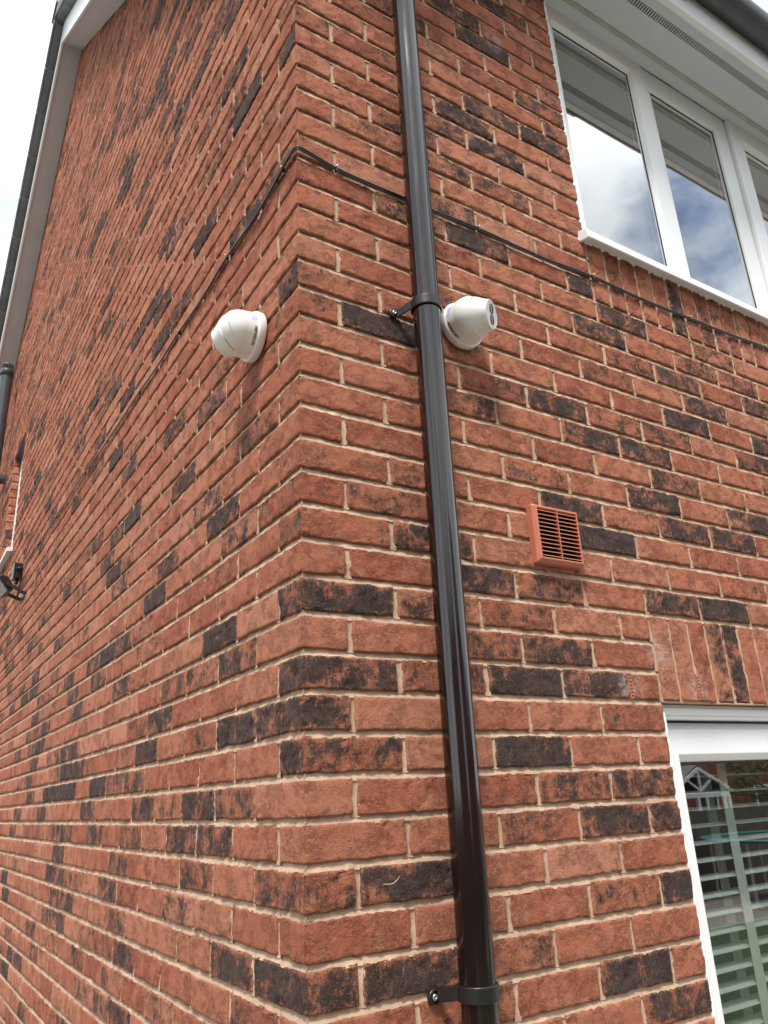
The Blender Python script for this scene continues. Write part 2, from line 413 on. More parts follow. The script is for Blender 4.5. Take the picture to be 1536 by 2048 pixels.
def make_wall(sel):
    S = []; Z = []; E = []; B = []; SK = []; F = []; base = 0
    T = []; CORN = []
    for bi, (s0, s1, z0, z1, t, wl, tl) in enumerate(bricks):
        if wl != sel and not (sel == 'g' and wl == 'j'): continue
        dist = min(abs(s0), abs(s1)) if s0*s1 > 0 else 0
        if wl == 'j': dist = 5
        zz = abs(z0 - .2)
        if wl == 'f' or wl == 'g':
            if s0 < 0 and s1 > 0: step, fine = .006, True
            elif s0 > 0: step, fine = (.006, True) if (dist < 2.3 and z0 > -.9) else (.04, False)
            else: step, fine = (.007, True) if (dist < 1.1 and z0 > -1.1 and z0 < 2.2) else ((.016, True) if dist < 2.4 and z0 > -1.6 and z0 < 3 else (.035, False))
            if z0 < -1.2 and dist < .5: step, fine = .03, False
        else: step, fine = .02, False
        us = axis(s0, s1, step, fine); vs = axis(z0, z1, step, fine)
        if s0 < 0 < s1: us = np.unique(np.concatenate([us, [-.006, -.003, -.0015, 0, .0015, .003, .006]]))
        nu, nv = len(us), len(vs)
        su, zv = np.meshgrid(us, vs)
        e = np.minimum(np.minimum(su - s0, s1 - su), np.minimum(zv - z0, z1 - zv))
        ex = np.minimum(su - s0, s1 - su); ez = np.minimum(zv - z0, z1 - zv)
        e = np.where((ex < .006) & (ez < .006), np.maximum(0, .006 - np.hypot(.006-ex, .006-ez)), e)
        # skirt ring
        ring = [(0, j) for j in range(nu)] + [(i, nu-1) for i in range(1, nv)] + [(nv-1, j) for j in range(nu-2, -1, -1)] + [(i, 0) for i in range(nv-2, 0, -1)]
        ri = np.array([i*nu + j for i, j in ring])
        s_all = np.concatenate([su.ravel(), su.ravel()[ri]]); z_all = np.concatenate([zv.ravel(), zv.ravel()[ri]])
        e_all = np.concatenate([e.ravel(), np.zeros(len(ri))]); sk = np.concatenate([np.zeros(nu*nv), np.ones(len(ri))])
        g = np.arange(nu*nv).reshape(nv, nu)
        f = np.stack([g[:-1, :-1], g[:-1, 1:], g[1:, 1:], g[1:, :-1]], -1).reshape(-1, 4)
        n = len(ri); ks = np.arange(n); k2 = (ks + 1) % n
        f2 = np.stack([ri[k2], ri[ks], nu*nv + ks, nu*nv + k2], -1)
        F.append(np.concatenate([f, f2]) + base); base += len(s_all)
        S.append(s_all); Z.append(z_all); E.append(e_all); SK.append(sk)
        tt = np.where(s_all < 0, tl, t) if wl == 'f' else np.full(len(s_all), t)
        T.append(tt); B.append(np.full(len(s_all), bi)); CORN.append(np.full(len(s_all), 1 if wl == 'j' else 0))
    S, Z, E, SK, T, B, J = map(np.concatenate, (S, Z, E, SK, T, B, CORN)); F = np.concatenate(F)
    nb = len(bricks); rg = np.random.default_rng(3)
    r1, r2, r3, r4, r5 = [rg.random(nb)[B] for _ in range(5)]
    bs0 = np.array([b[0] for b in bricks])[B]; bs1 = np.array([b[1] for b in bricks])[B]
    ox = B*1.37
    n_lo = vnoise(S*42, Z*55, ox, 1); n_md = vnoise(S*110, Z*130, ox, 2); n_hi = vnoise(S*240, Z*260, ox, 3)
    n_mask = vnoise(S*30, Z*34, ox, 4)
    rough = .6 + .6*(T > .3)
    d = (r1 - .5)*.0022 + (S - (bs0+bs1)/2)*(r2-.5)*.010 + n_lo*.0014 + n_md*.0016*rough + n_hi*.0011*rough
    cre = np.clip(1 - np.abs(vnoise(S*75 + n_lo, Z*120 + n_md*.6, ox, 8))/.16, 0, 1) * (n_mask > .12)
    d -= cre*.0030
    chip = np.clip(vnoise(S*60, Z*60, ox, 9) - .45, 0, 1) * np.exp(-E/.008)
    d -= chip*.009
    d -= .0030*np.exp(-E/.0011)
    wj = np.exp(-E/.007)
    ds = vnoise(S*65, Z*65, ox, 5)*.0018*wj + vnoise(S*170, Z*170, ox, 12)*.0012*wj + (r4-.5)*.002
    dz = vnoise(S*38, Z*65, ox, 6)*.0018*wj + vnoise(S*150, Z*150, ox, 7)*.0014*wj + (r3-.5)*.0018 + (S - (bs0+bs1)/2)*(r5-.5)*.010
    near0 = np.exp(-(np.abs(S)/.004)**2)*((bs0 < 0) & (bs1 > 0)); d -= near0*.0016
    S2 = S + ds*(1-near0); Z2 = Z + dz
    D = np.where(SK > 0, -.020, d)
    # map to space
    wr = np.clip(.5 + S2/.006, 0, 1); wl_ = 1 - wr
    nrm = np.sqrt(wr**2 + wl_**2)
    X = np.where(S2 > 0, S2, 0) - D*wl_/nrm; Y = np.where(S2 < 0, -S2, 0) - D*wr/nrm
    X = np.where(J > 0, S, X); Y = np.where(J > 0, LW[1] - d*.6 + np.where(SK > 0, .02, 0), Y)
    col = np.stack([T, r1*.5 + r3*.5, np.clip(E, 0, 1), r2], -1)
    col[:, 1] = np.clip((col[:, 1]-.5)*1.5 + .5, 0, 1)
    return np.stack([X, Y, Z2], -1), F, col

def mortar_strips(sel):
    """bucket-handle pointing as strips: horizontal beds and vertical perpends"""
    V = []; F = []; base = 0
    prof_h = [(-.0090, -.0026), (-.0048, -.0040), (0, -.0060), (.0045, -.0076), (.0090, -.0078)]; prof_v = [(-.0080, -.0034), (-.004, -.0048), (0, -.0058), (.004, -.0048), (.0080, -.0030)]; prof = prof_h
    def strip(path_s, path_z, vertical):
        nonlocal base
        prof = prof_v if vertical else prof_h
        n = len(path_s); s = []; z = []; d = []
        for q, dep in prof:
            if vertical: s.append(path_s + q); z.append(path_z)
            else: s.append(path_s); z.append(path_z + q)
            d.append(np.full(n, dep))
        s = np.array(s); z = np.array(z); d = np.array(d)
        d = d + vnoise(s*45, z*45, s*0, 21)*.0012 + vnoise(s*140, z*140, s*0, 22)*.0009 + vnoise(s*330, z*330, s*0, 24)*.0004
        wr = np.clip(.5 + s/.006, 0, 1); wl_ = 1-wr; nr = np.sqrt(wr**2+wl_**2)
        X = np.where(s > 0, s, 0) - d*wl_/nr; Y = np.where(s < 0, -s, 0) - d*wr/nr
        V.append(np.stack([X, Y, z], -1).reshape(-1, 3))
        g = np.arange(len(prof)*n).reshape(len(prof), n)
        f = np.stack([g[:-1, :-1], g[:-1, 1:], g[1:, 1:], g[1:, :-1]], -1).reshape(-1, 4)
        if vertical: f = f[:, ::-1]
        F.append(f + base); base += len(prof)*n
    def path(a, b, zlow):
        out_ = []; x = a
        while x < b:
            out_.append(x); far = abs(x)
            x += .008 if (far < 1.6 or (x > 0 and far < 2.4)) and -1 < zlow < 2.7 else (.03 if far < 3 else .12)
        out_.append(b); arr = np.array(out_)
        if a < 0 < b: arr = np.unique(np.concatenate([arr, np.linspace(-.008, .008, 9)]))
        return arr
    for c in range(-28, 87):
        z = c*.075
        if sel == 'f':
            if z > 2.66: continue
            segs = clip((0, HOUSE_W), [(WX0 - .009, WX1 + .009)] if (LOW[0]+.01 < z < LOW[1]+.2 or UPP[0]-.2 < z < UPP[1]) else [])
            segs = [(a, b) for a, b in segs]
        else:
            ya, yb = 0, HOUSE_D
            if z > rake(0): ya = RAKE_Y - (RAKE_Z - z)/RAKE_S; yb = RAKE_Y + (RAKE_Z - z)/RAKE_S
            if z > RAKE_Z: continue
            segs = [(-b, -a) for a, b in clip((ya, yb), [(LW[0], LW[1])] if LW[2] < z < LW[3] else [])]
        for a, b in segs:
            if b - a < .05: continue
            p = path(a, b, z); strip(p, np.full(len(p), z), False)
    # perpends: on the right-hand end of each brick
    for (s0, s1, z0, z1, t, wl, tl) in bricks:
        if wl != sel: continue
        pos = [s1 + .005] if wl == 'f' else [s0 - .005]
        if wl == 'f' and s0 < 0: pos.append(s0 - .005)
        if wl == 'f' and abs(s1 - (WX0 - .01)) < .002 and ((LOW[0] < z0 + .03 < LOW[1]) or (UPP[0] < z0 + .03 < UPP[1])): continue
        if wl == 'g' and LW[2] < z0 + .03 < LW[3] and (abs(s0 + LW[0]) < .002): continue
        near = abs(s1) < 2.4
        for q in pos:
            zz = np.arange(z0 - .004, z1 + .005, .007 if near else .03)
            strip(np.full(len(zz), q), zz, True)
    return np.concatenate(V), np.concatenate(F)

def np_mesh(name, parts, mats, parent, smooth=True):
    V = []; F = []; MI = []; base = 0; cols = []
    for v, f, mi, c in parts:
        V.append(v); F.append(f + base); MI.append(np.full(len(f), mi)); base += len(v)
        cols.append(c if c is not None else np.tile([0, .5, 1, .5], (len(v), 1)))
    V = np.concatenate(V); F = np.concatenate(F); MI = np.concatenate(MI); cols = np.concatenate(cols)
    V = V + np.array([0, 0, Z0])
    me = bpy.data.meshes.new(name)
    me.vertices.add(len(V)); me.vertices.foreach_set('co', V.astype(np.float32).ravel())
    me.loops.add(len(F)*4); me.loops.foreach_set('vertex_index', F.astype(np.int32).ravel())
    me.polygons.add(len(F)); me.polygons.foreach_set('loop_start', (np.arange(len(F))*4).astype(np.int32))
    me.polygons.foreach_set('loop_total', np.full(len(F), 4, np.int32))
    for m in mats: me.materials.append(m)
    me.polygons.foreach_set('material_index', MI.astype(np.int32))
    me.polygons.foreach_set('use_smooth', np.full(len(F), smooth))
    me.update(calc_edges=True)
    ca = me.color_attributes.new('bk', 'FLOAT_COLOR', 'POINT'); ca.data.foreach_set('color', cols.astype(np.float32).ravel())
    me.validate()
    return link(name, me, parent)

def quads_from(mb):
    return np.array(mb.v, float), np.array(mb.f)

house = thing('brick_house', 'tall red and black mottled brick house corner with white window frames', 'house')

core_f = MB()
y0, y1 = .0075, .1025
for a, b, c_, d_ in ((.0075, WX0-.009, -Z0, 2.66), (WX1+.009, HOUSE_W, -Z0, 2.66), (WX0-.009, WX1+.009, -Z0, LOW[0]),
                     (WX0-.009, WX1+.009, LOW[1]+.004, UPP[0]-.008)):
    core_f.box((a, y0, c_), (b, y1, d_))
v, f, col = make_wall('f'); mv, mf = mortar_strips('f'); cv, cf = quads_from(core_f)
np_mesh('front_wall', [(v, f, 0, col), (mv, mf, 1, None), (cv, cf, 1, None)], [M_BRICK, M_MORTAR], house)
core_g = MB()
def gcol(ya, yb, za):
    ys = [ya] + ([RAKE_Y] if ya < RAKE_Y < yb else []) + [yb]
    for p, q in zip(ys[:-1], ys[1:]):
        core_g.prism([(.0075, p, za), (.0075, q, za), (.0075, q, rake(q)), (.0075, p, rake(p))], (.095, 0, 0))
gcol(.1025, LW[0], -Z0); gcol(LW[1]+.012, HOUSE_D, -Z0); gcol(LW[0], LW[1]+.012, LW[3])
core_g.box((.0075, LW[0], -Z0), (.1025, LW[1]+.012, LW[2]-.004))
v, f, col = make_wall('g'); mv, mf = mortar_strips('g'); cv, cf = quads_from(core_g)
np_mesh('gable_wall', [(v, f, 0, col), (mv, mf, 1, None), (cv, cf, 1, None)], [M_BRICK, M_MORTAR], house)

# rear and far side walls, party floor, rooms ------------------------------------------------
b = MB(); b.box((.103, HOUSE_D-.1, -Z0), (HOUSE_W-.1, HOUSE_D, 2.66)); b.box((HOUSE_W-.1, .103, -Z0), (HOUSE_W, HOUSE_D, 2.66))
b.build('rear_wall', M_BRICK, house)
def room(name, z0, z1, wz0, wz1):
    b = MB(); X0, X1, Y0, Y1 = .32, 4.2, .27, 4.4
    b.box((X0, Y0, z0-.1), (X1, Y1, z0)); 
    b.box((X0, Y0, z1), (X1, Y1, z1+.1), 1)
    b.box((X0, Y1, z0), (X1, Y1+.1, z1), 1); b.box((X0-.1, Y0, z0), (X0, Y1, z1), 1); b.box((X1, Y0, z0), (X1+.1, Y1, z1), 1)
    ya, yb = .125, .27
    b.box((X0, ya, z0), (WX0, yb, z1), 1); b.box((WX1, ya, z0), (X1, yb, z1), 1)
    b.box((WX0, ya, z0), (WX1, yb, wz0), 1); b.box((WX0, ya, wz1), (WX1, yb, z1), 1)
    return b.build(name, [M_FLOORIN, M_PLASTER], house)
room('lower_room', -Z0+.15, .35, LOW[0], LOW[1]-.02)
room('upper_room', .65, 2.70, UPP[0]+.03, 2.66)

# eaves: soffit with vent slots, fascia, gutter ----------------------------------------------
SZ = 2.64
b = MB()
b.box((-.155, -.119, SZ), (HOUSE_W, -.001, SZ+.010)); b.box((-.155, -.184, SZ), (HOUSE_W, -.146, SZ+.010))
b.box((-.155, -.001, SZ+.012), (HOUSE_W, .05, SZ+.022))
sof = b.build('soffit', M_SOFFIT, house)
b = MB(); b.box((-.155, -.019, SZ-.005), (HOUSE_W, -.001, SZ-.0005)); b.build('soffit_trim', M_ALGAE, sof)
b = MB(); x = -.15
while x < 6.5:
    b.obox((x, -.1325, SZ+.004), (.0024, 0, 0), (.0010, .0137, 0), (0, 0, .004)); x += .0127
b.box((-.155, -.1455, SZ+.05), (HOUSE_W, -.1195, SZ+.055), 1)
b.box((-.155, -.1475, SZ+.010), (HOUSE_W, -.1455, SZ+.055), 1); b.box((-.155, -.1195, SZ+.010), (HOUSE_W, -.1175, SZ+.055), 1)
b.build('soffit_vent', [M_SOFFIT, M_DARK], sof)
b = MB(); b.box((-.16, -.206, SZ-.006), (HOUSE_W, -.184, SZ+.20)); b.box((-.16, -.184, SZ-.006), (HOUSE_W, -.180, SZ+.0))
fas = b.build('fascia', M_UPVC, house, bevel=.002)
g = MB(); GY, GZ, GR = -.250, 2.796, .058
def gut(x0, x1, r, mi=0):
    n = 18; xs = [x0, x1]; vs = []
    for rr in (r, r-.003):
        for x in xs:
            for k in range(n+1):
                t = math.pi*k/n; vs.append((x, GY - rr*math.cos(t), GZ - rr*math.sin(t)))
    m = n+1; fs = []
    for k in range(n):
        fs.append((k, k+1, m+k+1, m+k)); fs.append((2*m+k, 3*m+k, 3*m+k+1, 2*m+k+1))
    fs += [(0, m, 3*m, 2*m), (n, 2*m+n, 3*m+n, m+n)]
    g.add(vs, fs, mi, True)
gut(-.17, HOUSE_W, GR)
gutter = g.build('gutter', M_GUTTER, house)
g = MB(); gut(1.50, 1.62, GR+.006)
g.prism([(1.535, -.21, 2.70), (1.535, -.207, 2.84), (1.535, -.25, 2.80), (1.535, -.235, 2.765)], (.03, 0, 0))
g.build('gutter_union', M_GUTTER, gutter)
g = MB(); g.prism([(3.4, -.207, 2.74), (3.4, -.207, 2.85), (3.4, -.26, 2.80), (3.4, -.24, 2.77)], (.025, 0, 0)); gut(3.39, 3.42, GR+.004)
g.build('gutter_bracket', M_GUTTER, gutter)

# roof ---------------------------------------------------------------------------------------
def tile_z(y): return 6.78 - .828*abs(y - RAKE_Y)
def roof_side(name, ya, yb):
    xs = np.arange(-.222, HOUSE_W+.2, .025); n = int(abs(yb-ya)/.03)
    ys = np.linspace(ya, yb, n)
    GX, GYy = np.meshgrid(xs, ys)
    along = np.abs(GYy - ya)*1.3
    prof = .018*np.clip(np.cos(2*np.pi*GX/.30)*1.6, -1, 1)
    stepz = -.030*((along/.33) % 1.0)
    ZZ = tile_z(GYy) + prof + stepz + .02
    top = np.stack([GX, GYy, ZZ], -1).reshape(-1, 3); bot = np.stack([GX, GYy, ZZ - .022], -1).reshape(-1, 3)
    g = np.arange(len(top)).reshape(GX.shape); f = np.stack([g[:-1, :-1], g[:-1, 1:], g[1:, 1:], g[1:, :-1]], -1).reshape(-1, 4)
    if yb < ya: f = f[:, ::-1]
    N = len(top); fb = f[:, ::-1] + N
    per = np.concatenate([g[0, :], g[1:, -1], g[-1, -2::-1], g[-2:0:-1, 0]]); p2 = np.roll(per, -1)
    fs = np.stack([per, p2, p2 + N, per + N], -1)
    if yb > ya: fs = fs[:, ::-1]
    return np_mesh(name, [(np.concatenate([top, bot]), np.concatenate([f, fb, fs]), 0, None)], [M_TILE], house, smooth=False)
roof = roof_side('roof', -.245, RAKE_Y); rr = roof_side('roof', HOUSE_D+.3, RAKE_Y)
for nm, ya, yb in (('verge_cap', -.26, RAKE_Y), ('verge_cap', HOUSE_D+.28, RAKE_Y)):
    b = MB(); n = int(abs(yb-ya)/.31); sgn = 1 if yb > ya else -1
    for k in range(n+1):
        p = ya + sgn*k*.31; q = p + sgn*min(.298, abs(yb-p))
        zp, zq = tile_z(p) + .075, tile_z(q) + .035
        b.prism([(-.258, p, zp-.13), (-.258, q, zq-.09), (-.258, q, zq), (-.258, p, zp)], (.02, 0, 0))
        q2 = p + sgn*min(.31, abs(yb-p))
        b.prism([(-.2375, p, zp-.13), (-.2375, q2, zq-.10), (-.2375, q2, zq-.004), (-.2375, p, zp-.004)], (.10, 0, 0))
    b.build(nm, M_TILE, roof if sgn > 0 else rr, bevel=.004)
b = MB(); x = -.27
while x < HOUSE_W:
    n = 12; P = [(x, RAKE_Y + .12*math.cos(math.pi*k/n), 6.76 + .10*math.sin(math.pi*k/n)) for k in range(n+1)]
    b.prism(P, (.44, 0, 0)); x += .45
b.build('ridge_tile', M_TILE, house)
# verge soffit and bargeboards
b = MB(); c2 = MB()
for sgn, yend in ((-1, -.19), (1, HOUSE_D+.2)):
    ye = yend; za, zb = rake(RAKE_Y), rake(ye)
    b.prism([(-.155, RAKE_Y, za-.002), (-.155, ye, zb-.002), (-.155, ye, zb+.012), (-.155, RAKE_Y, za+.012)], (.154, 0, 0))
    c2.prism([(-.175, RAKE_Y, za-.018), (-.175, ye, zb-.018), (-.175, ye, zb+.25), (-.175, RAKE_Y, za+.25)], (.018, 0, 0))
b.build('verge_soffit', M_SOFFIT, house); c2.build('bargeboard', M_UPVC, house, bevel=.002)

# ------------------------------------------------------------------ front windows
def frame_ring(b, x0, x1, z0, z1, wd, ya, yb, wb=None, bev=.014):
    """mitred ring in the XZ plane with a sloped inner bead; outer face at ya, bead falls back to yb"""
    wb = wb or wd
    o = [(x0, z0), (x1, z0), (x1, z1), (x0, z1)]
    i = [(x0+wd-bev, z0+wb-bev), (x1-wd+bev, z0+wb-bev), (x1-wd+bev, z1-wd+bev), (x0+wd-bev, z1-wd+bev)]
    g = [(x0+wd, z0+wb), (x1-wd, z0+wb), (x1-wd, z1-wd), (x0+wd, z1-wd)]
    vs = [(x, yb+.03, z) for x, z in o] + [(x, ya, z) for x, z in o] + [(x, ya, z) for x, z in i] + [(x, yb, z) for x, z in g] + [(x, yb+.03, z) for x, z in g]
    fs = []
    for r in range(4):
        for k in range(4):
            k2 = (k+1) % 4; fs.append((r*4+k, r*4+k2, (r+1)*4+k2, (r+1)*4+k))
    for k in range(4): fs.append((16+k, 16+(k+1) % 4, (k+1) % 4, k))
    b.add(vs, fs)
def gasket(b, x0, x1, z0, z1, y):
    t = .0035
    b.box((x0, y-.002, z0), (x1, y+.004, z0+t)); b.box((x0, y-.002, z1-t), (x1, y+.004, z1))
    b.box((x0, y-.002, z0+t), (x0+t, y+.004, z1-t)); b.box((x1-t, y-.002, z0+t), (x1, y+.004, z1-t))
def glazing(win, x0, x1, z0, z1, y, mat=M_GLASS):
    b = MB(); b.box((x0-.008, y, z0-.008), (x1+.008, y+.004, z1+.008)); b.build('pane', mat, win)
    b = MB(); b.box((x0-.008, y+.020, z0-.008), (x1+.008, y+.024, z1+.008)); b.build('inner_pane', M_GLASSI, win)
    b = MB(); gasket(b, x0, x1, z0, z1, y)
    t = .006  # spacer bar between the panes
    for q in ((x0-.004, z0-.004, x1+.004, z0+t), (x0-.004, z1-t, x1+.004, z1+.004), (x0-.004, z0+t, x0+t, z1-t), (x1-t, z0+t, x1+.004, z1-t)):
        b.box((q[0], y+.005, q[1]), (q[2], y+.019, q[3]))
    b.build('gasket', M_GASK, win)

# upper window
b = MB(); ZB, ZT = 1.53, 2.655
frame_ring(b, 1.018, 1.600, ZB, ZT, .082, .050, .068, wb=.098)
frame_ring(b, 1.601, 2.148, ZB, ZT, .045, .056, .068, wb=.098)
b.box((2.060, .055, ZB), (2.149, .100, ZT)); b.box((1.604, .0545, ZT-.105), (2.059, .100, ZT-.0))
b.box((1.018, .075, ZB-.03), (2.806, .120, ZB))
win = b.build('window', M_UPVC, house, bevel=.002)
b = MB(); frame_ring(b, 2.155, 2.80, ZB+.004, ZT-.004, .098, .038, .062, wb=.10)
b.build('opening_sash', M_UPVC, win, bevel=.003)
glazing(win, 1.100, 1.518, ZB+.098, ZT-.082, .068); glazing(win, 1.646, 2.060, ZB+.098, ZT-.105, .068); glazing(win, 2.253, 2.702, ZB+.104, ZT-.102, .062)
b = MB()  # projecting sill with drip nose and end cap
P = [(.978, .12, 1.528), (.978, .050, 1.528), (.978, -.034, 1.508), (.978, -.036, 1.480), (.978, -.030, 1.478), (.978, -.024, 1.490), (.978, .12, 1.498)]
b.prism([(.992, y, z) for _, y, z in P], (1.84, 0, 0))
sill = b.build('sill', M_UPVC, win, bevel=.0015)
b = MB(); b.prism([(.979, .02, 1.530), (.979, -.035, 1.511), (.979, -.037, 1.478), (.979, -.028, 1.475), (.979, .02, 1.488)], (.012, 0, 0)); b.build('sill_end_cap', M_UPVC, sill, bevel=.003)
def sealant(z0, z1, parent, x=1.0085, y=.006, r=.0075):
    b = MB(); pts = []; rs = []; z = z0; k = 0
    while z <= z1:
        ph = (z/.075) % 1; bump = math.exp(-((min(ph, 1-ph))/.12)**2)*(.3 + .7*abs(math.sin(z*91)))
        pts.append((x + random.uniform(-.0004, .0004) - .0028*bump, y + .004 - .001*bump, z)); rs.append(r + random.uniform(-.0007, .0007) + .0008*bump); z += .006
    b.tube(pts, rs, 8); b.build('sealant', M_SEAL, parent)
sealant(1.535, 2.63, win)
b = MB(); pts = [(1.0+k*.008, .006 + random.uniform(-.002, .002), 1.494 - random.random()*.004) for k in range(225)]
b.tube(pts, [.006 + random.uniform(-.002, .002) for _ in pts], 6); b.build('sealant', M_SEAL, win)

# lower window
b = MB(); ZB, ZT = -1.02, .012
frame_ring(b, 1.022, 2.806, ZB, ZT, .080, .040, .062, bev=.018)
lwin = b.build('window', M_UPVC, house, bevel=.002)
glazing(lwin, 1.102, 2.726, ZB+.08, ZT-.08, .062, M_GLASSL)
b = MB(); b.box((1.016, .030, .036), (2.808, .10, .074)); b.box((1.016, .060, .010), (2.808, .10, .036)); b.box((1.016, .026, .046), (2.808, .031, .066))
b.build('head_trim', M_UPVC, lwin, bevel=.003)
sealant(-1.0, .055, lwin)
b = MB(); b.box((1.018, .055, .0305), (2.806, .0595, .0345)); b.build('drip_groove', M_GASK, lwin)
b = MB(); b.prism([(.985, .12, -1.022), (.985, .04, -1.022), (.985, -.034, -1.036), (.985, -.034, -1.06), (.985, .12, -1.05)], (1.85, 0, 0)); b.build('sill', M_UPVC, lwin)

# stair window in the gable
b = MB(); fr = [(LW[0]+.005, LW[2]+.01, LW[1]-.002, LW[3]-.005)]
y0_, z0_, y1_, z1_ = fr[0]
for q in ((y0_, z0_, y1_, z0_+.07), (y0_, z1_-.07, y1_, z1_), (y0_, z0_+.07, y0_+.07, z1_-.07), (y1_-.07, z0_+.07, y1_, z1_-.07)):
    b.box((.056, q[0], q[1]), (.11, q[2], q[3]))
swin = b.build('window', M_UPVC, house, bevel=.002)
b = MB(); b.box((.080, y0_+.06, z0_+.06), (.084, y1_-.06, z1_-.06)); b.build('pane', M_GLASS, swin)
b = MB(); b.prism([(-.04, LW[0]-.05, LW[2]-.02), (-.04, LW[0]-.05, LW[2]+.012), (.056, LW[0]-.05, LW[2]+.03), (.056, LW[0]-.05, LW[2]-.01)], (0, .75, 0)); b.build('sill', M_UPVC, swin, bevel=.002)
b = MB(); b.box((.115, LW[0]-.2, LW[2]-.2), (.13, LW[1]+.2, LW[3]+.2)); b.build('window_backing', M_PLASTER, swin)
b = MB(); b.box((.004, LW[0]-.002, LW[3]-.012), (.056, LW[1]+.008, LW[3]-.0045)); b.build('lintel', M_GUTTER, swin)

# weep vents in the perpends
def weep(x, z0, z1):
    b = MB(); b.box((x-.005, -.003, z0), (x+.005, .002, z1))
    k = z0 + .004
    while k < z1 - .004: b.box((x-.0028, -.0036, k), (x+.0028, -.0029, k+.0035), 1); k += .0085
    b.build('weep_vent', [M_TERRA, M_DARK], house)
weep(.895, .082, .143); weep(1.1575, .084, .15)
b = MB(); b.box((WX0-.004, .004, .0755), (WX1+.004, .10, .079)); b.build('lintel', M_MORTAR, house)

# ------------------------------------------------------------------ blind behind the ground floor window
bl = thing('venetian_blind', 'white venetian blind with open slats behind the ground floor window', 'blind', (1.9, .165, Z0))
b = MB(); k = 0; z = -.058
while z > -1.0:
    n = 6; vs = []
    for x in (1.045, 2.78):
        for lay in (0, -.0025):
            for i in range(n+1):
                t = i/n; vs.append((x, .140 + .05*t, z + .003*math.sin(math.pi*t) + .004*(t-.5) + lay))
    m = n+1; fs = []
    for i in range(n):
        fs.append((i, 2*m+i, 2*m+i+1, i+1)); fs.append((m+i, m+i+1, 3*m+i+1, 3*m+i))
    fs += [(0, m, 3*m, 2*m), (n, 2*m+n, 3*m+n, m+n)]
    b.add(vs, fs, 0, False); z -= .0425
def child(mb, name, mat, th, **k):
    return mb.build(name, mat, th, loc=th.location, **k)
child(b, 'slats', M_SLAT, bl)
for x in (1.362, 2.0, 2.6):
    for y in (.137, .192):
        b = MB(); b.box((x, y, -1.0), (x+.038, y+.0012, -.02)); child(b, 'ladder_tape', M_TAPE, bl)
b = MB(); b.box((1.04, .135, -.04), (2.785, .195, .02)); child(b, 'head_rail', M_SLAT, bl, bevel=.002)

# ------------------------------------------------------------------ downpipe
PX, PY, PR = .3135, -.056, .0328
dp = thing('downpipe', 'glossy black round downpipe running up the brick wall beside the corner', 'drainpipe', (PX, PY, 0))
b = MB(); pts = [(PX-.0055, PY, -Z0+.12), (PX-.004, PY, -1.0), (PX, PY, .5), (PX+.004, PY, 2.18), (PX+.004, PY-.012, 2.25), (PX+.004, GY+.03, 2.52), (PX+.004, GY+.002, 2.60), (PX+.004, GY, 2.79)]
b.tube(pts, PR, 64); child(b, 'pipe', M_BLACKP, dp)
b = MB(); b.lathe([(PR+.0005, 2.16), (PR+.005, 2.16), (PR+.005, 2.22), (PR+.0005, 2.22)], (PX+.004, PY, 0), (0, 0, 1), 40); child(b, 'pipe_socket', M_BLACKP, dp)
def bracket(z, dx=0):
    x = PX + dx; r = PR + .0006; b = MB()
    b.lathe([(r, -.013), (r+.0035, -.013), (r+.0042, -.011), (r+.0042, .011), (r+.0035, .013), (r, .013)], (x, PY, z), (0, 0, 1), 48, smooth=False)
    for s in (-1, 1):
        a = Vector((x + s*(r+.002), PY+.010, 0)); c = Vector((x + s*.054, -.008, 0)); d = (c-a).normalized(); n = Vector((-d.y, d.x, 0))
        for p, q in ((a, c),):
            b.prism([(p.x, p.y, z+.012), (q.x, q.y, z+.0035), (q.x, q.y, z-.0175), (p.x, p.y, z-.010)], n*.004*s)
        e = Vector((x + s*.060, 0, z-.007))
        b.lathe([(.0001, -.0085), (.0105, -.0085), (.0125, -.0065), (.0125, -.0015), (.0105, .001)], (e.x, 0, e.z), (0, 1, 0), 24)
        b.prism([(x+s*.050, -.0085, z+.0035), (x+s*.062, -.0085, z+.004), (x+s*.062, -.0085, z-.018), (x+s*.050, -.0085, z-.0175)], (0, .005, 0))
    o = child(b, 'bracket', M_BLACKM, dp, bevel=.0008)
    for s in (-1, 1):
        q = MB(); q.lathe([(.0001, -.0100), (.0016, -.0100), (.0016, -.0112), (.0052, -.0108), (.0056, -.0095), (.0056, -.008)], (x+s*.060, 0, z-.007), (0, 1, 0), 20)
        me = child(q, 'screw', M_SCREW, dp); me.parent = o
bracket(.985); bracket(-.444, -.003); bracket(-1.6, -.004)

